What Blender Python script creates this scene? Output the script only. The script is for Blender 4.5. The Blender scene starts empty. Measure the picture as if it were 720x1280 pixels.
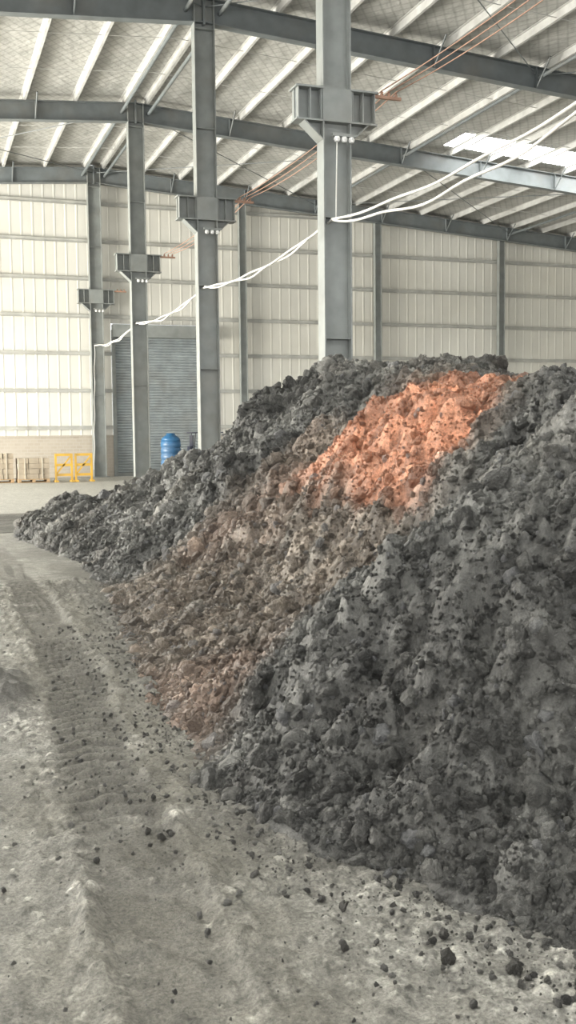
import bpy, bmesh, math, random
import numpy as np
from mathutils import Vector, Matrix, noise as mnoise
random.seed(7); rng=np.random.default_rng(11)
sc=bpy.context.scene
try:
    sc.view_settings.view_transform='Standard'; sc.view_settings.look='None'; sc.view_settings.exposure=0.08
except Exception: pass

# ------------------------------------------------------------------ materials
def new_mat(name):
    m=bpy.data.materials.new(name); m.use_nodes=True
    nt=m.node_tree; b=nt.nodes.get('Principled BSDF'); return m,nt,b
def paint(name,col,rough=0.6,metal=0.0,var=0.15,scale=3.0,dirt=(0.2,0.17,0.13),dirt_amt=0.15,bump=0.0,bscale=40):
    m,nt,b=new_mat(name); N=nt.nodes; L=nt.links
    tc=N.new('ShaderNodeTexCoord'); n1=N.new('ShaderNodeTexNoise'); n1.inputs['Scale'].default_value=scale; n1.inputs['Detail'].default_value=6
    L.new(tc.outputs['Object'],n1.inputs['Vector'])
    r=N.new('ShaderNodeValToRGB'); r.color_ramp.elements[0].position=0.3; r.color_ramp.elements[1].position=0.72
    r.color_ramp.elements[0].color=(*[c*(1-var) for c in col],1); r.color_ramp.elements[1].color=(*[min(1,c*(1+var)) for c in col],1)
    L.new(n1.outputs['Fac'],r.inputs['Fac'])
    n2=N.new('ShaderNodeTexNoise'); n2.inputs['Scale'].default_value=scale*0.37; n2.inputs['Detail'].default_value=8
    L.new(tc.outputs['Object'],n2.inputs['Vector'])
    mr=N.new('ShaderNodeMapRange'); mr.inputs['From Min'].default_value=0.48; mr.inputs['From Max'].default_value=0.75; mr.inputs['To Max'].default_value=dirt_amt*2
    L.new(n2.outputs['Fac'],mr.inputs['Value'])
    mx=N.new('ShaderNodeMixRGB'); mx.inputs['Color2'].default_value=(*dirt,1)
    L.new(mr.outputs['Result'],mx.inputs['Fac']); L.new(r.outputs['Color'],mx.inputs['Color1']); L.new(mx.outputs['Color'],b.inputs['Base Color'])
    b.inputs['Roughness'].default_value=rough; b.inputs['Metallic'].default_value=metal
    if bump>0:
        n3=N.new('ShaderNodeTexNoise'); n3.inputs['Scale'].default_value=bscale; L.new(tc.outputs['Object'],n3.inputs['Vector'])
        bp=N.new('ShaderNodeBump'); bp.inputs['Strength'].default_value=bump; bp.inputs['Distance'].default_value=0.02
        L.new(n3.outputs['Fac'],bp.inputs['Height']); L.new(bp.outputs['Normal'],b.inputs['Normal'])
    return m
M_col=paint('column_paint',(0.235,0.25,0.24),0.5)
M_raf=paint('rafter_paint',(0.15,0.168,0.172),0.5)
M_pur=paint('purlin_galv',(0.54,0.54,0.52),0.45,0.0)
M_girt=paint('girt_paint',(0.42,0.42,0.39),0.5)
M_wall=paint('wall_sheet',(0.64,0.63,0.575),0.5,scale=0.6,dirt=(0.5,0.46,0.36),dirt_amt=0.15,var=0.06)
M_shut=paint('shutter_steel',(0.27,0.30,0.31),0.5)
M_cable=paint('cable_white',(0.72,0.71,0.66),0.6)
M_rust=paint('conductor_rust',(0.34,0.2,0.14),0.7)
M_wood=paint('pallet_wood',(0.45,0.3,0.16),0.8)
M_sack=paint('carton_block',(0.40,0.34,0.26),0.9,bump=0.3)
M_strap=paint('strap_white',(0.5,0.46,0.38),0.6)
M_yel=paint('yellow_paint',(0.62,0.38,0.06),0.5)
M_blue=paint('blue_plastic',(0.025,0.12,0.26),0.4)
M_dark=paint('dark_paint',(0.03,0.035,0.06),0.5)
M_rub=paint('rubber',(0.02,0.02,0.02),0.8)
M_porc=paint('porcelain',(0.8,0.8,0.78),0.3)

def brick_mat():
    m,nt,b=new_mat('brick_plaster'); N=nt.nodes; L=nt.links
    tc=N.new('ShaderNodeTexCoord'); mp=N.new('ShaderNodeMapping'); mp.inputs['Rotation'].default_value=(math.pi/2,0,0)
    L.new(tc.outputs['Object'],mp.inputs['Vector'])
    br=N.new('ShaderNodeTexBrick'); br.inputs['Scale'].default_value=2.0
    br.inputs['Color1'].default_value=(0.36,0.31,0.25,1); br.inputs['Color2'].default_value=(0.42,0.37,0.3,1); br.inputs['Mortar'].default_value=(0.45,0.42,0.37,1)
    L.new(mp.outputs['Vector'],br.inputs['Vector'])
    n=N.new('ShaderNodeTexNoise'); n.inputs['Scale'].default_value=1.5; n.inputs['Detail'].default_value=8; L.new(tc.outputs['Object'],n.inputs['Vector'])
    mx=N.new('ShaderNodeMixRGB'); mx.inputs['Color2'].default_value=(0.46,0.42,0.36,1); L.new(n.outputs['Fac'],mx.inputs['Fac']); L.new(br.outputs['Color'],mx.inputs['Color1'])
    L.new(mx.outputs['Color'],b.inputs['Base Color']); b.inputs['Roughness'].default_value=0.9
    return m
M_brick=brick_mat()

def ceil_mat():
    # silver-white insulation blanket held up by a diamond wire net
    m,nt,b=new_mat('roof_insulation'); N=nt.nodes; L=nt.links
    tc=N.new('ShaderNodeTexCoord')
    n=N.new('ShaderNodeTexNoise'); n.inputs['Scale'].default_value=1.2; n.inputs['Detail'].default_value=7
    L.new(tc.outputs['Object'],n.inputs['Vector'])
    r=N.new('ShaderNodeValToRGB'); r.color_ramp.elements[0].position=0.3; r.color_ramp.elements[1].position=0.7
    r.color_ramp.elements[0].color=(0.34,0.34,0.32,1); r.color_ramp.elements[1].color=(0.48,0.475,0.45,1)
    L.new(n.outputs['Fac'],r.inputs['Fac'])
    last=r.outputs['Color']
    for ang in (0.6,-0.6):
        mp=N.new('ShaderNodeMapping'); mp.inputs['Rotation'].default_value=(0,0,ang); L.new(tc.outputs['Object'],mp.inputs['Vector'])
        w=N.new('ShaderNodeTexWave'); w.inputs['Scale'].default_value=1.3; w.inputs['Distortion'].default_value=0.6; w.inputs['Detail'].default_value=1
        L.new(mp.outputs['Vector'],w.inputs['Vector'])
        mr=N.new('ShaderNodeMapRange'); mr.inputs['From Min'].default_value=0.0; mr.inputs['From Max'].default_value=0.22; mr.inputs['To Min'].default_value=0.45; mr.inputs['To Max'].default_value=0
        L.new(w.outputs['Fac'],mr.inputs['Value'])
        mx=N.new('ShaderNodeMixRGB'); mx.inputs['Color2'].default_value=(0.22,0.22,0.2,1)
        L.new(mr.outputs['Result'],mx.inputs['Fac']); L.new(last,mx.inputs['Color1']); last=mx.outputs['Color']
    L.new(last,b.inputs['Base Color']); b.inputs['Roughness'].default_value=0.5
    n2=N.new('ShaderNodeTexNoise'); n2.inputs['Scale'].default_value=4; L.new(tc.outputs['Object'],n2.inputs['Vector'])
    bp=N.new('ShaderNodeBump'); bp.inputs['Strength'].default_value=0.5; bp.inputs['Distance'].default_value=0.1
    L.new(n2.outputs['Fac'],bp.inputs['Height']); L.new(bp.outputs['Normal'],b.inputs['Normal'])
    return m
M_ceil=ceil_mat()

def soil_mat(name,s1,s2,bd,contrast=0.45,inst=False,fine=None,rough=0.8,fc=0.45):
    m,nt,b=new_mat(name); N=nt.nodes; L=nt.links
    at=N.new('ShaderNodeAttribute'); at.attribute_name='col'
    if inst: at.attribute_type='INSTANCER'
    tc=N.new('ShaderNodeTexCoord')
    def nz(s,ct,det=8):
        n=N.new('ShaderNodeTexNoise'); n.inputs['Scale'].default_value=s; n.inputs['Detail'].default_value=det; n.inputs['Roughness'].default_value=0.7
        L.new(tc.outputs['Object'],n.inputs['Vector'])
        mr=N.new('ShaderNodeMapRange'); mr.inputs['From Min'].default_value=0.3; mr.inputs['From Max'].default_value=0.7
        mr.inputs['To Min'].default_value=1-ct; mr.inputs['To Max'].default_value=1+ct
        L.new(n.outputs['Fac'],mr.inputs['Value']); return mr.outputs['Result']
    f=nz(s1,contrast)
    if fine:
        mu=N.new('ShaderNodeMath'); mu.operation='MULTIPLY'; L.new(f,mu.inputs[0]); L.new(nz(fine,fc,4),mu.inputs[1]); f=mu.outputs[0]
    vm=N.new('ShaderNodeVectorMath'); vm.operation='SCALE'; L.new(at.outputs['Color'],vm.inputs[0]); L.new(f,vm.inputs['Scale'])
    L.new(vm.outputs['Vector'],b.inputs['Base Color']); b.inputs['Roughness'].default_value=rough
    n2=N.new('ShaderNodeTexNoise'); n2.inputs['Scale'].default_value=s2; n2.inputs['Detail'].default_value=6; n2.inputs['Roughness'].default_value=0.65
    L.new(tc.outputs['Object'],n2.inputs['Vector'])
    bp=N.new('ShaderNodeBump'); bp.inputs['Strength'].default_value=0.9; bp.inputs['Distance'].default_value=bd
    L.new(n2.outputs['Fac'],bp.inputs['Height']); L.new(bp.outputs['Normal'],b.inputs['Normal'])
    return m
M_pile=soil_mat('sludge_soil',9,28,0.05,0.5,rough=0.5,fine=40,fc=0.3)
M_rock=soil_mat('clod_soil',1.6,4,0.22,0.35,True,rough=0.45)
M_floor=soil_mat('dusty_concrete',7,60,0.010,0.25,fine=70,rough=0.65,fc=0.5)

# ------------------------------------------------------------------ mesh helpers
class MB:
    def __init__(s): s.v=[]; s.f=[]; s.m=[]
    def add(s,vs,fs,mi=0):
        o=len(s.v); s.v+= [tuple(v) for v in vs]; s.f+=[tuple(i+o for i in f) for f in fs]; s.m+=[mi]*len(fs)
    def box(s,c,d,mi=0,rot=None):
        x,y,z=[k/2 for k in d]; vs=[Vector(p) for p in [(-x,-y,-z),(x,-y,-z),(x,y,-z),(-x,y,-z),(-x,-y,z),(x,-y,z),(x,y,z),(-x,y,z)]]
        if rot: vs=[rot@v for v in vs]
        s.add([v+Vector(c) for v in vs],[(0,3,2,1),(4,5,6,7),(0,1,5,4),(1,2,6,5),(2,3,7,6),(3,0,4,7)],mi)
    def ext(s,prof,p0,p1,up=(0,0,1),mi=0):
        p0=Vector(p0);p1=Vector(p1); d=(p1-p0).normalized(); up=Vector(up); side=d.cross(up).normalized(); u=side.cross(d).normalized()
        n=len(prof); vs=[p0+side*a+u*b for a,b in prof]+[p1+side*a+u*b for a,b in prof]
        fs=[(i,(i+1)%n,n+(i+1)%n,n+i) for i in range(n)]+[tuple(range(n))[::-1],tuple(range(n,2*n))]
        s.add(vs,fs,mi)
    def ibeam(s,p0,p1,h,w,tf=0.02,tw=0.012,up=(0,0,1),mi=0):
        a=w/2;b=h/2;t=tw/2
        s.ext([(-a,-b),(a,-b),(a,-b+tf),(t,-b+tf),(t,b-tf),(a,b-tf),(a,b),(-a,b),(-a,b-tf),(-t,b-tf),(-t,-b+tf),(-a,-b+tf)],p0,p1,up,mi)
    def rod(s,p0,p1,r,n=8,mi=0):
        d=(Vector(p1)-Vector(p0)).normalized(); up=(0,0,1) if abs(d.z)<0.9 else (1,0,0)
        s.ext([(r*math.cos(2*math.pi*i/n),r*math.sin(2*math.pi*i/n)) for i in range(n)],p0,p1,up,mi)
    def lathe(s,prof,c,n=24,mi=0,axis='z'):
        vs=[];fs=[]
        for r,z in prof:
            for i in range(n):
                a=2*math.pi*i/n; p=(r*math.cos(a),r*math.sin(a),z)
                if axis=='x': p=(p[2],p[0],p[1])
                if axis=='y': p=(p[0],p[2],p[1])
                vs.append(Vector(p)+Vector(c))
        for k in range(len(prof)-1):
            for i in range(n): fs.append((k*n+i,k*n+(i+1)%n,(k+1)*n+(i+1)%n,(k+1)*n+i))
        s.add(vs,fs,mi)
    def obj(s,name,mats,parent=None,smooth=False,bevel=0):
        me=bpy.data.meshes.new(name); me.from_pydata(s.v,[],s.f); 
        for m in mats: me.materials.append(m)
        me.polygons.foreach_set('material_index',s.m)
        if smooth: me.polygons.foreach_set('use_smooth',[True]*len(s.f))
        me.update(); bm=bmesh.new(); bm.from_mesh(me); bmesh.ops.recalc_face_normals(bm,faces=bm.faces); bm.to_mesh(me); bm.free()
        o=bpy.data.objects.new(name,me); sc.collection.objects.link(o)
        if parent: o.parent=parent
        return o

# ------------------------------------------------------------------ building frame
XR=6.73; Y1=16.5; BAY=8.22; YB=41.6; XL=-14.0; XE=34.0; YF=-9.0
SL=0.07
def roofz(x): return 12.15-SL*abs(x-XR)
def rafz(x): return roofz(x)-0.5
frames=[Y1+BAY*k for k in (-3,-2,-1,0,1,2,3)]
for Y in frames:
    if Y<YF: continue
    mb=MB()
    top=rafz(XR)+0.28
    mb.ibeam((XR,Y,0),(XR,Y,top),0.50,0.30,0.022,0.014,up=(1,0,0))
    for zz in (0.02,): mb.box((XR,Y,0.0125),(0.7,0.5,0.025))
    for zz in (3.2,5.2,8.9,11.2): 
        mb.box((XR,Y,zz),(0.46,0.28,0.014))
    zt=7.28
    for sgn in (-1,1):
        xa=XR+sgn*0.25; xb=XR+sgn*0.71
        mb.box(((xa+xb)/2,Y,zt),(0.50,0.36,0.03))
        mb.box(((xa+xb)/2,Y,zt-0.26),(0.46,0.016,0.50))
        zb=zt-0.52
        mb.box(((xa+xb)/2,Y,zb),(0.48,0.32,0.03))
        for k in (0.03,0.22,0.43): mb.box((xa+sgn*k,Y,zt-0.26),(0.016,0.30,0.49))
        mb.add([(xa,Y-0.008,zb),(xa+sgn*0.30,Y-0.008,zb),(xa,Y-0.008,zb-0.3),(xa,Y+0.008,zb),(xa+sgn*0.30,Y+0.008,zb),(xa,Y+0.008,zb-0.3)],
               [(0,1,2),(3,5,4),(0,3,4,1),(1,4,5,2),(2,5,3,0)])
        mb.ext([(-0.14,-0.01),(0.14,-0.01),(0.14,0.01),(-0.14,0.01)],(xa,Y,zb-0.3),(xa+sgn*0.32,Y,zb-0.01))
    mb.box((XR,Y,zt-0.26),(0.52,0.33,0.54))
    mb.box((XR+0.93,Y-0.1,zt-0.04),(0.5,0.05,0.05),1)
    for k in range(3): mb.lathe([(0.0,0.0),(0.025,0),(0.03,0.03),(0.018,0.045),(0.03,0.06),(0.0,0.08)],(XR+0.83+0.13*k,Y-0.1,zt-0.015),10,1)
    for k in (-0.13,0.0,0.13): mb.lathe([(0,0),(0.04,0),(0.055,-0.04),(0.04,-0.08),(0,-0.09)],(XR+0.1+k,Y-0.2,6.5),12,2)
    mb.box((XR+0.1,Y-0.19,6.53),(0.42,0.06,0.05))
    mb.obj('steel_column',[M_col,M_rust,M_porc])
for Y in frames:
    if Y<YF: continue
    mb=MB()
    for xe in (XL+0.1,XE-0.1):
        mb.ibeam((XR,Y,rafz(XR)),(xe,Y,rafz(xe)),0.58,0.26,0.02,0.012)
        s=1 if xe>XR else -1
        x=XR+s*3.05
        while (x<XE-1 if s>0 else x>XL+1):
            mb.box((x,Y,rafz(x)),(0.014,0.25,0.56)); 
            for sy in (-1,1):
                mb.rod((x,Y+sy*0.1,rafz(x)-0.26),(x,Y+sy*0.75,rafz(x)+0.34),0.025,5)
            x+=s*3.05
    mb.box((XR,Y,rafz(XR)),(0.05,0.3,0.7))
    mb.obj('roof_rafter',[M_raf])
mb=MB(); xs=[]
for s in (-1,1):
    x=XR+s*0.35
    while (x<XE-0.3 if s>0 else x>XL+0.3): xs.append(x); x+=s*1.52
for x in xs:
    z=roofz(x)-0.115; a=0.035; b=0.1; t=0.006
    mb.ext([(-t,-b),(2*a,-b),(2*a,-b+0.03),(2*a-t*2,-b+0.03),(2*a-t*2,-b+2*t),(t,-b+2*t),(t,b),(-2*a,b),(-2*a,b-2*t),(-t,b-2*t)],(x,YF,z),(x,YB-0.05,z))
mb.obj('roof_purlins',[M_pur])
mb=MB()
for i in range(len(frames)-1):
    for fr in (0.33,0.66):
        Y=frames[i]+BAY*fr
        if Y<YF: continue
        for xe in (XL+0.5,XE-0.5): mb.rod((XR,Y,roofz(XR)-0.17),(xe,Y,roofz(xe)-0.17),0.012,5)
mb2=MB()
for i in range(len(frames)-1):
    ya,yb=frames[i],frames[i+1]
    if ya<YF: continue
    for xo,zo in ((0.42,0.08),(-0.42,0.08)):
        mb2.rod((XR+xo,ya,rafz(XR)+zo-0.1),(XR+xo,yb,rafz(XR)+zo-0.1),0.05,10)
    for xk in (XR+9.2,XR+18.4,XR-9.2):
        mb2.rod((xk,ya,rafz(xk)),(xk,yb,rafz(xk)),0.05,8)
for i in (3,5):
    ya,yb=frames[i],frames[i+1]
    for (xa,xb) in ((XR,XR+9.2),(XR+9.2,XR+18.4),(XR-9.2,XR)):
        mb2.rod((xa,ya,rafz(xa)+0.1),(xb,yb,rafz(xb)+0.1),0.015,6); mb2.rod((xb,ya,rafz(xb)+0.1),(xa,yb,rafz(xa)+0.1),0.015,6)
mb.obj('purlin_tie_rods',[M_pur]); mb2.obj('roof_bracing',[M_raf])

sky=[]
for (x0,x1,y0,y1) in [(17.3,28.5,31.0,32.5),(15.6,27.5,11.6,13.6),(15.6,27.5,3.4,5.4),(-6,3.0,11.6,13.6),(-6,3.0,3.4,5.4),(8.5,14,2.0,4.0)]:  # first strip is in view; the others are unseen, added to light the pile
    sky.append((x0,x1,y0,y1))
gx=sorted(set([XL,XR,XE]+[s[0] for s in sky]+[s[1] for s in sky])); gy=sorted(set([YF,YB]+[s[2] for s in sky]+[s[3] for s in sky]))
mb=MB(); ms=MB()
for i in range(len(gx)-1):
    for j in range(len(gy)-1):
        xa,xb,ya,yb=gx[i],gx[i+1],gy[j],gy[j+1]; cx=(xa+xb)/2; cy=(ya+yb)/2
        q=[(xa,ya,roofz(xa)),(xb,ya,roofz(xb)),(xb,yb,roofz(xb)),(xa,yb,roofz(xa))]
        q2=[(p[0],p[1],p[2]+0.08) for p in q]
        box=[(0,1,2,3),(4,5,6,7),(0,1,5,4),(1,2,6,5),(2,3,7,6),(3,0,4,7)]
        if any(s[0]<cx<s[1] and s[2]<cy<s[3] for s in sky): ms.add(q+q2,box)
        else: mb.add(q+q2,box)
mb.obj('ceiling',[M_ceil])
M_sky,nt,b=new_mat('skylight_and_fill_frp'); b.inputs['Base Color'].default_value=(0.8,0.82,0.8,1)
nn=nt.nodes.new('ShaderNodeTexNoise'); nn.inputs['Scale'].default_value=0.8; tcs=nt.nodes.new('ShaderNodeTexCoord'); nt.links.new(tcs.outputs['Object'],nn.inputs['Vector'])
mrs=nt.nodes.new('ShaderNodeMapRange'); mrs.inputs['From Min'].default_value=0.35; mrs.inputs['From Max'].default_value=0.6; mrs.inputs['To Min'].default_value=5; mrs.inputs['To Max'].default_value=22
nt.links.new(nn.outputs['Fac'],mrs.inputs['Value']); b.inputs['Emission Color'].default_value=(1,1,0.97,1); nt.links.new(mrs.outputs['Result'],b.inputs['Emission Strength'])
ms.obj('skylight_and_fill_panels',[M_sky])

def corr(mb,a0,a1,z0,zt,fix,axis,inward):
    pit=0.42; ps=[]; a=a0
    while a<a1-1e-6:
        for da,dn in ((0,0),(0.33,0),(0.35,0.010),(0.40,0.010)):
            if a+da<=a1: ps.append((a+da,dn))
        a+=pit
    ps.append((a1,0))
    vs=[]
    for p,dn in ps:
        n=fix+inward*dn
        top=zt(p) if callable(zt) else zt
        if axis=='x': vs+=[(p,n,z0),(p,n,top)]
        else: vs+=[(n,p,z0),(n,p,top)]
    mb.add(vs,[(2*i,2*i+2,2*i+3,2*i+1) for i in range(len(ps)-1)])
SH0,SH1,SHZ=7.35,11.6,6.05
mb=MB()
corr(mb,XL,SH0,1.6,roofz,YB,'x',-1); corr(mb,SH1,XE,1.6,roofz,YB,'x',-1); corr(mb,SH0,SH1,SHZ,roofz,YB,'x',-1)
mb.box(((XL+SH0)/2,YB+0.05,0.8),(SH0-XL,0.24,1.6),1); mb.box(((SH1+XE)/2,YB+0.05,0.8),(XE-SH1,0.24,1.6),1)
mb.box(((XL+SH0)/2,YB+0.03,1.62),(SH0-XL,0.3,0.06),1)
mb.obj('wall_back',[M_wall,M_brick])
mb=MB(); z=1.95
while z<11.8:
    def seg(xa,xb):
        mb.ext([(-0.03,-0.07),(0.03,-0.07),(0.03,-0.055),(-0.01,-0.055),(-0.01,0.055),(0.03,0.055),(0.03,0.07),(-0.03,0.07)],(xa,YB-0.1,z),(xb,YB-0.1,z))
    lo=XR-max(0,(12.0-z-0.1)/SL) ; hi=XR+max(0,(12.0-z-0.1)/SL)
    lo=max(XL,lo);hi=min(XE,hi)
    if z<SHZ: seg(lo,SH0); seg(SH1,hi)
    else: seg(lo,hi)
    z+=1.45
mb.obj('wall_girts',[M_girt])
for X in (-11.4,-5.4,0.6,12.75,18.8,24.85,30.9):
    mb=MB(); mb.ibeam((X,YB-0.32,0),(X,YB-0.32,rafz(X)+0.2),0.30,0.22,0.016,0.01,up=(1,0,0)); mb.box((X,YB-0.32,0.012),(0.42,0.4,0.024))
    mb.obj('wind_column',[M_col])
mb=MB(); z=0.02
while z<5.55:
    mb.add([(SH0+0.08,YB-0.02,z),(SH1-0.08,YB-0.02,z),(SH0+0.08,YB-0.055,z+0.03),(SH1-0.08,YB-0.055,z+0.03),(SH0+0.08,YB-0.055,z+0.085),(SH1-0.08,YB-0.055,z+0.085),(SH0+0.08,YB-0.02,z+0.11),(SH1-0.08,YB-0.02,z+0.11)],
           [(0,1,3,2),(2,3,5,4),(4,5,7,6)]); z+=0.11
for x in (SH0+0.08,SH1-0.08): mb.box((x,YB-0.06,2.9),(0.14,0.16,5.8),1)
mb.box(((SH0+SH1)/2,YB-0.2,5.75),(SH1-SH0-0.05,0.4,0.5),1)
mb.box(((SH0+SH1)/2,YB-0.04,0.06),(SH1-SH0-0.2,0.08,0.12),1)
mb.obj('door_1',[M_shut,M_col])
mb=MB(); LO=[(-6,6),(10,18),(24,39.5)]
ys=[YF]+[v for p in LO for v in p]+[YB]
corr(mb,YF,YB,6.0,roofz(XL),XL,'y',1)
for i in range(0,len(ys),2):
    if ys[i+1]-ys[i]>0.1: corr(mb,ys[i],ys[i+1],1.6,6.0,XL,'y',1); mb.box((XL-0.05,(ys[i]+ys[i+1])/2,0.8),(0.24,ys[i+1]-ys[i],1.6),1)
mb.obj('wall_left',[M_wall,M_brick])
mb=MB(); corr(mb,YF,YB,1.6,roofz(XE),XE,'y',-1); mb.box((XE+0.05,(YF+YB)/2,0.8),(0.24,YB-YF,1.6),1); mb.obj('wall_right',[M_wall,M_brick])

# ------------------------------------------------------------------ numpy noise
TAB=rng.random((256,256))
def vn(x,y,s,o=0):
    x=x*s+o*17.3+100; y=y*s+o*9.1+100
    xi=np.floor(x).astype(int); yi=np.floor(y).astype(int); fx=x-xi; fy=y-yi
    fx=fx*fx*(3-2*fx); fy=fy*fy*(3-2*fy)
    a=TAB[xi%256,yi%256]; b=TAB[(xi+1)%256,yi%256]; c=TAB[xi%256,(yi+1)%256]; d=TAB[(xi+1)%256,(yi+1)%256]
    return (a*(1-fx)+b*fx)*(1-fy)+(c*(1-fx)+d*fx)*fy
def fbm(x,y,s,o=0,n=4):
    r=0;a=1;t=0
    for k in range(n):
        cr_,sr_=math.cos(0.6*k+0.3),math.sin(0.6*k+0.3)
        r=r+a*(vn(x*cr_-y*sr_,x*sr_+y*cr_,s*2**k,o+k)-0.5); t+=a; a*=0.5
    return r/t*2
def smin(a,b,k): 
    h=np.clip(0.5+0.5*(b-a)/k,0,1); return b*(1-h)+a*h-k*h*(1-h)
def smax(a,b,k): return -smin(-a,-b,k)
def sstep(a,b,x):
    t=np.clip((x-a)/(b-a),0,1); return t*t*(3-2*t)
TY=[-3,-1,1,2.6,3.2,3.6,4.1,4.55,5.2,6.0,8,10,13.3,15.5,17.3,19,22]
TX=[7,4.2,2.9,1.9,1.75,1.5,1.38,1.2,1.42,1.34,1.55,1.8,2.0,1.7,1.5,2.0,4.5]
def toe(Y): return np.interp(Y,TY,TX)
def pile_base(X,Y):
    wob=0.16*fbm(X,Y,1.6,3)
    t=X-toe(Y)+wob
    dA=smin(t, (5.9+(X-1.4)*0.72-Y)*0.75+wob,0.3)
    hA=smin(0.86*dA, 2.12+0.25*fbm(X,Y,0.8,5)+0*X,0.5)
    dB=smin(X-2.4+wob*1.6, (10.6-Y)*1.3+wob,0.3)
    dB=smin(dB,(Y-4.3)*0.9,0.3)
    hB=smin(0.98*dB, 1.92+0.12*fbm(X,Y,0.9,8),0.3)
    cr=np.interp(Y,[9,10.3,11.3,13,13.8,14.5,15.3,16,17,18,19,20],[1.6,2.1,2.40,2.40,1.85,1.15,0.66,0.46,0.36,0.26,0.18,0.0])
    slc=np.interp(Y,[10,11.5,13.2,14.5],[0.68,0.82,0.82,0.6])
    hC=smin(slc*(X-np.interp(Y,[11,13,14,17,22],[2.3,2.1,1.95,1.4,2.5])+wob*1.5), cr*(1+0.08*fbm(X,Y,0.7,12)),0.3)
    hD=smin(0.20*t,0.42+0*X,0.15); hD=np.where(Y>18,hD*0,hD)
    h=smax(smax(hA,hB,0.12),smax(hC,hD,0.08),0.10)
    h=smin(h,2.75-0.22*np.clip(X-4.8,0,9),0.3)
    h=smin(h,(12.5-X)*0.8+0.3*wob,0.4)
    h=smin(h,(Y+2.2)*0.8,0.3)
    return h
def pile_col(X,Y,h):
    n=fbm(X,Y,1.1,21,5); n2=fbm(X,Y,4,31,4); n3=fbm(X,Y,0.6,40,3)
    g=np.stack([0.128+0*X,0.126+0*X,0.115+0*X],-1)
    g=g*(1+0.85*n[...,None])*(1+0.45*n2[...,None])
    st=sstep(0.05,0.4,fbm(X*0.5+h*0.3,Y*1.6,1.2,161,4))
    g=g*(1-0.45*st[...,None])+np.array([0.235,0.218,0.188])*0.45*st[...,None]
    brown=np.array([0.20,0.168,0.135])*(1+0.4*n2[...,None]); pink=np.array([0.27,0.192,0.148])*(1+0.3*n2[...,None])
    orange=np.array([0.48,0.222,0.132])*(1+0.5*n2[...,None])
    dY=Y-(5.05+(X-1.4)*0.66)+0.5*n
    far=sstep(11.2,10.4,Y+0.6*n)
    mid=sstep(-0.2,0.5,dY)*far
    c=g*(1-mid[...,None])+brown*mid[...,None]
    pk=mid*sstep(-0.2,0.2,n3+0.2*n)
    c=c*(1-pk[...,None]*0.7)+pink*pk[...,None]*0.7
    gm=mid*sstep(0.0,0.3,fbm(X,Y,0.9,55,4)); c=c*(1-gm[...,None]*0.65)+g*1.1*gm[...,None]*0.65
    om=sstep(0.2,0.6,dY)*far*sstep(0.88,1.25,h+0.4*n)*sstep(10.45,9.95,Y+0.3*n2)
    c=c*(1-om[...,None])+orange*om[...,None]
    w=sstep(0.3,0.65,fbm(X,Y,5,61,4))*(1-0.7*om)
    c=c*(1-0.35*w[...,None])+np.array([0.33,0.32,0.29])*0.35*w[...,None]
    return c,om

def axis(a,b,f):
    r=[a]
    while r[-1]<b: r.append(r[-1]+f(r[-1]))
    return np.array(r)
def stamp(ax,ay,ex,tone,N,sampler,seed,sd=0.38):
    rg=np.random.default_rng(seed)
    for k in range(N):
        cx,cy,r=sampler(rg)
        i0,i1=np.searchsorted(ax,[cx-r*1.3,cx+r*1.3]); j0,j1=np.searchsorted(ay,[cy-r*1.3,cy+r*1.3])
        if i1-i0<1 or j1-j0<1: continue
        A=rg.random()*6.28; ca,sa=math.cos(A),math.sin(A); el=0.7+0.5*rg.random(); p=2.0+1.5*rg.random()
        dx=(ax[i0:i1]-cx)[:,None]; dy=(ay[j0:j1]-cy)[None,:]
        u=(dx*ca+dy*sa)/r; v=(-dx*sa+dy*ca)/(r*el)
        q=np.abs(u)**p+np.abs(v)**p
        e=np.where(q<1, np.minimum(r*(0.9+0.3*rg.random())*np.sqrt(np.clip(1-q,0,1)), r*(0.55+0.35*rg.random()+rg.uniform(-.6,.6)*u+rg.uniform(-.6,.6)*v)),0)
        m=e>ex[i0:i1,j0:j1]
        sub=ex[i0:i1,j0:j1]; sub[m]=e[m]
        st=tone[i0:i1,j0:j1]; st[m]=math.exp(rg.normal(0,sd))
def grid_mesh(name,ax,ay,Z,C,mat,keep=None,smooth=True):
    nx,ny=len(ax),len(ay)
    XX,YY=np.meshgrid(ax,ay,indexing='ij')
    co=np.stack([XX,YY,Z],-1).reshape(-1,3)
    idx=np.arange(nx*ny).reshape(nx,ny)
    f=np.stack([idx[:-1,:-1],idx[1:,:-1],idx[1:,1:],idx[:-1,1:]],-1).reshape(-1,4)
    if keep is not None:
        kk=keep.reshape(-1)[f].any(1); f=f[kk]
        used=np.unique(f); remap=-np.ones(nx*ny,int); remap[used]=np.arange(len(used)); f=remap[f]; co=co[used]; C=C.reshape(-1,3)[used]
    else: C=C.reshape(-1,3)
    me=bpy.data.meshes.new(name); k=4
    me.vertices.add(len(co)); me.vertices.foreach_set('co',co.astype(np.float32).ravel())
    me.loops.add(f.size); me.loops.foreach_set('vertex_index',f.astype(np.int32).ravel())
    me.polygons.add(len(f)); me.polygons.foreach_set('loop_start',np.arange(0,f.size,k,dtype=np.int32))
    me.update(calc_edges=True)
    at=me.color_attributes.new('col','FLOAT_COLOR','POINT')
    c4=np.concatenate([np.clip(C,0.01,1),np.ones((len(C),1))],1).astype(np.float32); at.data.foreach_set('color',c4.ravel())
    me.polygons.foreach_set('use_smooth',[smooth]*len(f))
    me.materials.append(mat); o=bpy.data.objects.new(name,me); sc.collection.objects.link(o); return o

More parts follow.
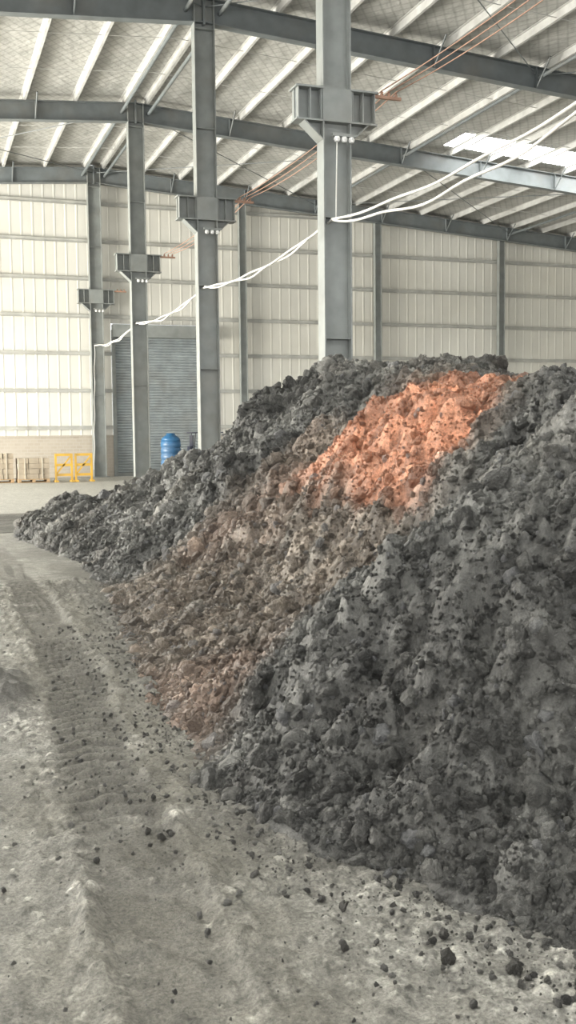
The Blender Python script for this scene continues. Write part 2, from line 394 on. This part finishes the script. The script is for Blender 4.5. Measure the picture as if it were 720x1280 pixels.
PILE=bpy.data.objects.new('sludge_pile',None); sc.collection.objects.link(PILE)
ax=axis(0.9,12.8,lambda x:0.012 if x<3.2 else (0.016 if x<5.4 else (0.03 if x<8 else 0.08)))
ay=axis(-2.3,22.5,lambda y:0.03 if y<2 else 0.011+0.0027*(y-2))
XX,YY=np.meshgrid(ax,ay,indexing='ij')
H0=pile_base(XX,YY)
ex=np.zeros_like(H0); tone=np.ones_like(H0)
def samp(rg):
    y=1.5+20*rg.random()**1.7; 
    x=float(np.interp(y,TY,TX))-0.1+ (rg.random()**1.2)*5.0
    sc_=0.7+0.10*y
    r=min(0.11,0.010*(1/(rg.random()+0.02))**0.62)*sc_*1.2
    return x,y,max(r,0.013*sc_)
stamp(ax,ay,ex,tone,40000,samp,5,0.3)
rough=0.20*fbm(XX,YY,2.0,70,3)+0.15*(0.3-np.abs(fbm(XX,YY,4.5,75,3)))+0.09*(0.25-np.abs(fbm(XX,YY,11,80,4)))
mask=sstep(0.0,0.2,H0)
Z=H0+rough*mask+ex*0.8*sstep(-0.02,0.1,H0)
keep=Z>-0.02
C=pile_col(XX,YY,H0)[0]*(tone**0.7)[...,None]
o=grid_mesh('pile_surface',ax,ay,np.maximum(Z,-0.03),C,M_pile,keep); o.parent=PILE
def surfv(x,y):
    i=np.clip(np.searchsorted(ax,x),1,len(ax)-1); j=np.clip(np.searchsorted(ay,y),1,len(ay)-1)
    return np.maximum(0.0,Z[i,j])

# ---- floor
fx_=np.concatenate([np.array([XL-6,-9,-6,-4]),axis(-3,3.4,lambda x:0.012),np.array([4,5,6.5,8,12,20,28,XE+2])])
fy_=np.concatenate([np.array([YF-8,-6,-3,0,1.0]),axis(1.6,12,lambda y:0.010+0.004*(y-1.6)),axis(12.1,44,lambda y:0.12+0.01*(y-12))])
FX,FY=np.meshgrid(fx_,fy_,indexing='ij')
tkx=np.interp(FY,[0,2.6,4.3,5.5,6.8,9.7,13.6,20],[0.66,0.68,0.76,0.82,0.94,1.02,1.0,0.9])
d=FX-tkx+0.05*fbm(FX,FY,0.8,201,2); tw=0.17
inT=sstep(tw+0.04,tw-0.03,np.abs(d+0.05*fbm(FX,FY,2,5)))*sstep(22,14,FY)
tread=np.sin((FY+0.6*np.abs(d))*2*np.pi/0.13)
tread2=sstep(-0.1,0.4,tread)
near=sstep(14,9,FY)
fz=0.010*fbm(FX,FY,3,91,3)*near+0.015*fbm(FX,FY,10,93,4)*near
pres=sstep(-0.4,0.3,fbm(FX,FY,0.9,97,3)+0.08)*sstep(3.4,5.0,FY)
fz+= inT*(-0.015+0.021*tread2*pres)*near
berm=np.exp(-((np.abs(d)-tw-0.06)/0.05)**2)*near
fz+=berm*0.035*np.clip(0.1+1.4*fbm(FX,FY,5,99,4),0,1)
ex2=np.zeros_like(fz); tone2=np.ones_like(fz)
def sampf(rg):
    y=1.8+10*rg.random()**1.6; x=rg.uniform(-2.6,2.2)
    w=rg.random()
    if w<0.38: x=float(np.interp(y,TY,TX))-abs(rg.normal(0,0.32))
    elif w<0.48: y=rg.normal(6.7,0.45); x=rg.normal(0.45,0.13)
    elif w<0.65: x=float(np.interp(y,[0,2.6,4.3,5.5,6.8,9.7,13.6],[0.66,0.68,0.76,0.82,0.94,1.02,1.0]))+rg.choice([-1,1])*abs(rg.normal(0.24,0.07))
    r=(0.004+0.006*rg.random()**3)*(1+0.25*y)
    if rg.random()<0.03: r*=1.8
    return x,y,r
stamp(fx_,fy_,ex2,tone2,36000,sampf,8,0.45)
ex2*=(1-0.7*inT*sstep(3.5,5,FY))
fz=fz+ex2*0.7
fz-=0.008
mound=0.08*np.exp(-(((FX-0.45)/0.16)**2+((FY-6.7)/0.55)**2))*(1+fbm(FX,FY,8,44,3))
fz+=mound
conc=np.array([0.315,0.305,0.268]); dust=np.array([0.225,0.215,0.183]); damp=np.array([0.095,0.09,0.076]); pale=np.array([0.41,0.40,0.36])
n1=fbm(FX,FY,0.7,101,5); n2=fbm(FX,FY,3.5,111,5); n3=fbm(FX,FY,12,121,4)
def mix(a,b,m): return a*(1-m[...,None])+b*m[...,None]
FC=mix(conc+0*FX[...,None],dust+0*FX[...,None],sstep(-0.25,0.3,n1))
FC=mix(FC,pale,sstep(0.1,0.35,n2)*0.6)
FC=mix(FC,dust*0.7,sstep(-0.05,-0.3,n2)*0.65)
FC=FC*(1+0.45*n3[...,None])
FC=mix(FC,np.array([0.13,0.123,0.102])*np.ones_like(FC),sstep(0.08,0.34,fbm(FX,FY,1.4,131,5))*0.7*near)
tn=np.where(ex2>0,tone2,1.0)
FC=np.where((ex2>0.001)[...,None],FC*0.65*tn[...,None]+np.array([0.17,0.162,0.14])*0.35*tn[...,None],FC)
prox=np.exp(-(np.clip(toe(FY)-FX,0,9)/0.48)**1.5)
FC=mix(FC,damp,np.clip(prox*(1.1+1.3*n1+0.9*n2),0,0.9)*sstep(0.6,1.8,FY))
band=sstep(0.60,0.22,np.abs(d-0.02+0.3*n1))*near
FC=mix(FC,np.array([0.14,0.132,0.107]),band*np.clip(0.65+1.1*n2,0,0.95))
FC=mix(FC,np.array([0.078,0.073,0.060]),inT*(0.55+0.45*(1-tread2)*pres)*np.clip(1.05+1.1*n2,0.3,1)*sstep(2.4,4.2,FY))
FC=mix(FC,np.array([0.08,0.076,0.066]),np.clip(mound*24,0,1))
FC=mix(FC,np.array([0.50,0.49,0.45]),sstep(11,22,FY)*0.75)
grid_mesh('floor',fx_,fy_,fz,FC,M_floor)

# ---- loose clods : instanced crumbly lumps
VC=bpy.data.collections.new('clod_variants')
bm=bmesh.new(); bmesh.ops.create_icosphere(bm,subdivisions=4,radius=1); bv=np.array([v.co[:] for v in bm.verts]); bf=[tuple(v.index for v in f.verts) for f in bm.faces]; bm.free()
for k in range(14):
    v=bv.copy()
    for q in range(7):
        dr=rng.normal(size=3); dr/=np.linalg.norm(dr); c=rng.uniform(0.4,0.8); dd=v@dr; v=v-np.outer(np.clip(dd-c,0,9)*0.8,dr)
    off=Vector((k*7.1,k*3.3,1.7))
    am=0.9 if k%3 else 0.5
    s=np.array([max(0.35,1+am*(0.34*mnoise.noise(Vector(p)*1.6+off)+0.22*mnoise.noise(Vector(p)*3.4+off)+0.10*mnoise.noise(Vector(p)*7+off))) for p in bv])
    v=v*s[:,None]*rng.uniform(0.65,1.25,3)
    me=bpy.data.meshes.new('clod'); me.from_pydata(v.tolist(),[],bf); me.materials.append(M_rock); me.polygons.foreach_set('use_smooth',[True]*len(bf)); me.update()
    VC.objects.link(bpy.data.objects.new('clod',me))
def scatter(name,P,S,Cc,parent=None):
    n=len(P); me=bpy.data.meshes.new(name); me.vertices.add(n); me.vertices.foreach_set('co',P.astype(np.float32).ravel())
    a=me.attributes.new('scl','FLOAT','POINT'); a.data.foreach_set('value',S.astype(np.float32))
    a=me.attributes.new('rot','FLOAT_VECTOR','POINT'); a.data.foreach_set('vector',rng.uniform(0,6.28,(n,3)).astype(np.float32).ravel())
    a=me.attributes.new('col','FLOAT_COLOR','POINT'); a.data.foreach_set('color',np.concatenate([np.clip(Cc,0.012,1),np.ones((n,1))],1).astype(np.float32).ravel())
    me.update()
    o=bpy.data.objects.new(name,me); sc.collection.objects.link(o)
    if parent: o.parent=parent
    g=bpy.data.node_groups.new(name+'_gn','GeometryNodeTree')
    g.interface.new_socket('Geometry',in_out='INPUT',socket_type='NodeSocketGeometry'); g.interface.new_socket('Geometry',in_out='OUTPUT',socket_type='NodeSocketGeometry')
    N=g.nodes; L=g.links; gi=N.new('NodeGroupInput'); go=N.new('NodeGroupOutput'); ip=N.new('GeometryNodeInstanceOnPoints')
    ci=N.new('GeometryNodeCollectionInfo'); ci.inputs['Collection'].default_value=VC; ci.inputs['Separate Children'].default_value=True; ci.inputs['Reset Children'].default_value=True
    def att(nm,t):
        x=N.new('GeometryNodeInputNamedAttribute'); x.data_type=t; x.inputs['Name'].default_value=nm; return x
    L.new(gi.outputs[0],ip.inputs['Points']); L.new(ci.outputs[0],ip.inputs['Instance']); ip.inputs['Pick Instance'].default_value=True
    rv=N.new('FunctionNodeEulerToRotation'); L.new(att('rot','FLOAT_VECTOR').outputs[0],rv.inputs[0]); L.new(rv.outputs[0],ip.inputs['Rotation'])
    L.new(att('scl','FLOAT').outputs[0],ip.inputs['Scale']); L.new(ip.outputs[0],go.inputs[0])
    md=o.modifiers.new('scatter','NODES'); md.node_group=g
    return o
n=130000
y=1.6+17.5*rng.random(n)**1.9; x=toe(y)-0.08+5.0*rng.random(n)**1.25
r=np.minimum(0.068,0.0052*(1/(rng.random(n)+0.007))**0.52)*(0.75+0.11*y)
hb=pile_base(x,y); ok=hb>-0.05; x,y,r,hb=x[ok],y[ok],r[ok],hb[ok]; n=len(x)
clump=fbm(x,y,3.3,140,3)
pc,om=pile_col(x,y,hb)
r=r*(1-0.3*om)
small=np.exp(-r/(0.012*(0.75+0.11*y)))
c=pc*np.exp(rng.normal(0.28,0.28,n)*(1-0.4*om)+0.4*clump+0.35*small)[:,None]
pl_=rng.random(n)<0.06; c[pl_]=c[pl_]*0.5+0.2
scatter('pile_clods',np.stack([x,y,surfv(x,y)-r*0.4],-1),r,c,PILE)
n=5600
y=1.8+8*rng.random(n)**1.6; x=toe(y)-np.abs(rng.normal(0,0.28,n))-0.02
fl=rng.random(n)<0.45; x[fl]=rng.uniform(-2.2,1.6,fl.sum()); x=np.minimum(x,toe(y))
r=0.003+0.013*rng.random(n)**5
gcol=rng.uniform(0.08,0.26,n); c=np.stack([gcol,gcol*0.97,gcol*0.88],-1); z=r*0.2+0.002
ext=[(1.46,2.72,0.026),(1.52,2.86,0.02),(1.62,2.6,0.026),(1.2,2.9,0.016),(1.3,3.15,0.02),(1.1,3.5,0.02),(0.86,3.98,0.02),(0.82,4.06,0.02),(0.9,4.02,0.018),(0.8,3.92,0.012),(1.15,3.3,0.013),(0.93,4.12,0.018)]
x=np.append(x,[e[0] for e in ext]); y=np.append(y,[e[1] for e in ext]); r=np.append(r,[e[2] for e in ext]); z=np.append(z,[e[2]*0.3 for e in ext]); c=np.concatenate([c,np.tile([0.10,0.095,0.082],(len(ext),1))])
scatter('floor_gravel',np.stack([x,y,z],-1),r,c)

# ------------------------------------------------------------------ cables
def cable(name,pts_list,r,mat):
    cu=bpy.data.curves.new(name,'CURVE'); cu.dimensions='3D'; cu.bevel_depth=r; cu.bevel_resolution=3
    for pts in pts_list:
        sp=cu.splines.new('POLY'); sp.points.add(len(pts)-1)
        for p,q in zip(sp.points,pts): p.co=(*q,1)
    cu.materials.append(mat); o=bpy.data.objects.new(name,cu); sc.collection.objects.link(o); return o
def cat(a,b,sag,n=28,wob=0.0):
    a=Vector(a);b=Vector(b); ph=random.random()*6
    return [tuple(a.lerp(b,t/n)-Vector((wob*math.sin(t*0.9+ph)*0.5,0,sag*4*(t/n)*(1-t/n)+wob*math.sin(t*0.7+ph)))) for t in range(n+1)]
fr=[Y for Y in frames if Y>=YF]
pl=[]
za=5.15
for i in range(len(fr)-1):
    xa=XR-0.12
    pl.append(cat((xa,fr[i]-0.17,za),(xa,fr[i+1]-0.17,za),0.22,wob=0.015))
    pl.append(cat((xa+0.03,fr[i]-0.19,za+0.02),(xa+0.02,fr[i+1]-0.19,za),0.42 if i<3 else 0.27,wob=0.03))
cable('white_power_cable',pl,0.02,M_cable)
pl=[cat((XR-0.12,fr[-1]-0.18,za),(XR-0.27,fr[-1]-0.3,0.3),-0.1,wob=0.03),cat((XR-0.05,fr[3]-0.18,za),(XR-0.02,fr[3]-0.18,6.5),-0.03)]
cable('cable_drop',pl,0.011,M_cable)
pl=[]
for i in range(len(fr)-2):
    for k in range(3): pl.append(cat((XR+0.83+0.13*k,fr[i]-0.1,7.35),(XR+0.83+0.13*k,fr[i+1]-0.1,7.35),0.12+0.03*k))
cable('conductor_wires',pl,0.010,M_rust)

# ------------------------------------------------------------------ far objects
def pallet(mb,c,w=1.1,d=1.0,mi=0):
    for k in (-1,0,1): mb.box((c[0]+k*(w/2-0.06),c[1],0.06+c[2]),(0.1,d,0.09),mi)
    for k in range(6): mb.box((c[0],c[1]-d/2+0.05+k*(d-0.1)/5,0.115+c[2]),(w,0.11,0.022),mi)
    for k in (-1,0,1): mb.box((c[0],c[1]+k*(d/2-0.06),0.012+c[2]),(w,0.1,0.022),mi)
for (cx,cy,n) in ((3.80,37.9,4),(2.60,38.2,5)):
    mb=MB(); pallet(mb,(cx,cy,0))
    for l in range(n):
        for ix in range(3):
            for iy in range(2):
                jx=random.uniform(-.012,.012); jy=random.uniform(-.012,.012)
                mb.box((cx+(ix-1)*0.36+jx,cy+(iy-0.5)*0.48+jy,0.127+0.09+l*0.182),(0.345,0.46,0.175),1,Matrix.Rotation(random.uniform(-.03,.03),3,'Z'))
    for sx in (-0.3,0.3): mb.box((cx+sx,cy,0.127+n*0.091),(0.03,0.99,n*0.182+0.01),2)
    mb.obj('carton_pallet',[M_wood,M_sack,M_strap])
for cx in (4.85,5.55):
    mb=MB(); cy=37.5
    for sx in (-0.28,0.28):
        mb.box((cx+sx,cy,0.5),(0.07,0.07,1.0)); mb.box((cx+sx,cy,0.03),(0.12,0.6,0.06))
    for z in (0.25,0.6,0.96): mb.box((cx,cy,z),(0.6,0.05,0.09))
    mb.ext([(-0.025,-0.025),(0.025,-0.025),(0.025,0.025),(-0.025,0.025)],(cx-0.26,cy,0.28),(cx+0.26,cy,0.92),(0,1,0))
    mb.obj('safety_barrier',[M_yel])
mb=MB(); pr=[(0,0),(0.34,0),(0.36,0.05)]
for k in range(6): z=0.1+k*0.22; pr+=[(0.36,z),(0.36,z+0.14),(0.34,z+0.17),(0.34,z+0.2)]
pr+=[(0.36,1.40),(0.31,1.52),(0.2,1.60),(0.16,1.62),(0.16,1.68),(0,1.69)]
mb.lathe(pr,(8.6,36.9,0),32); mb.obj('blue_water_tank',[M_blue],smooth=True)
mb=MB(); cx,cy=10.4,37.6
mb.box((cx+0.35,cy,0.85),(1.1,0.9,0.06)); 
for sy in (-0.45,0.45): mb.box((cx+0.35,cy+sy,1.05),(1.1,0.04,0.4))
for sx in (-0.2,0.9): mb.box((cx+sx,cy,1.05),(0.04,0.9,0.4))
mb.box((cx-0.45,cy,0.62),(0.55,0.36,0.3)); mb.box((cx-0.5,cy,0.85),(0.45,0.3,0.12),1)
mb.rod((cx-0.8,cy,1.15),(cx-1.05,cy,0.35),0.035); mb.rod((cx-0.8,cy-0.33,1.2),(cx-0.8,cy+0.33,1.2),0.02)
mb.box((cx-0.9,cy,0.95),(0.12,0.4,0.5)); mb.box((cx-0.85,cy,1.4),(0.03,0.5,0.4))
for sx in (-0.85,0.2): 
    for sy in (-0.3,0.3): mb.rod((cx+sx,cy+sy,0.9),(cx+sx*0.9,cy+sy,1.7),0.018)
mb.box((cx-0.33,cy,1.7),(1.2,0.8,0.04))
for (wx,wy) in ((-1.08,0),(0.45,-0.5),(0.45,0.5)):
    mb.lathe([(0.0,-0.03),(0.18,-0.03),(0.2,-0.055),(0.29,-0.05),(0.31,0),(0.29,0.05),(0.2,0.055),(0.18,0.03),(0,0.03)],(cx+wx,cy+wy,0.31),20,1,'y')
mb.box((cx,cy,0.45),(1.4,0.12,0.08))
mb.obj('cargo_tricycle',[M_dark,M_rub])

# ------------------------------------------------------------------ light
w=bpy.data.worlds.new('sky'); sc.world=w; w.use_nodes=True; bg=w.node_tree.nodes['Background']; bg.inputs['Color'].default_value=(0.95,0.98,1.0,1); bg.inputs['Strength'].default_value=1.7
def area(name,loc,rot,sx,sy,p,col=(1,0.98,0.94)):
    l=bpy.data.lights.new(name,'AREA'); l.shape='RECTANGLE'; l.size=sx; l.size_y=sy; l.energy=p; l.color=col
    o=bpy.data.objects.new(name,l); o.location=loc; o.rotation_euler=rot; sc.collection.objects.link(o)
area('daylight_door_far',(XL-0.3,31.7,3.1),(0,-math.pi/2,0),5.6,15,12500,(1,0.965,0.88))
area('fill_left_near',(XL-0.3,8,3.1),(0,-math.pi/2,0),5.6,18,2000)  # added fill lamp along the unseen near openings on the left
area('fill_entrance',(4,YF-0.3,5),(math.pi/2,0,0),24,9,1500)  # added fill lamp at the open end behind the camera

# ------------------------------------------------------------------ camera
cam=bpy.data.cameras.new('cam'); co=bpy.data.objects.new('camera',cam); sc.collection.objects.link(co)
cam.sensor_fit='VERTICAL'; cam.sensor_height=36; cam.lens=36*1300/1280; cam.clip_start=0.05; cam.clip_end=300
co.matrix_world=Matrix.Translation((0,0,1.6))@Matrix.Rotation(math.radians(-19.5),4,'Z')@Matrix.Rotation(math.radians(90-4.27),4,'X')@Matrix.Rotation(math.radians(-0.6),4,'Z')
sc.camera=co
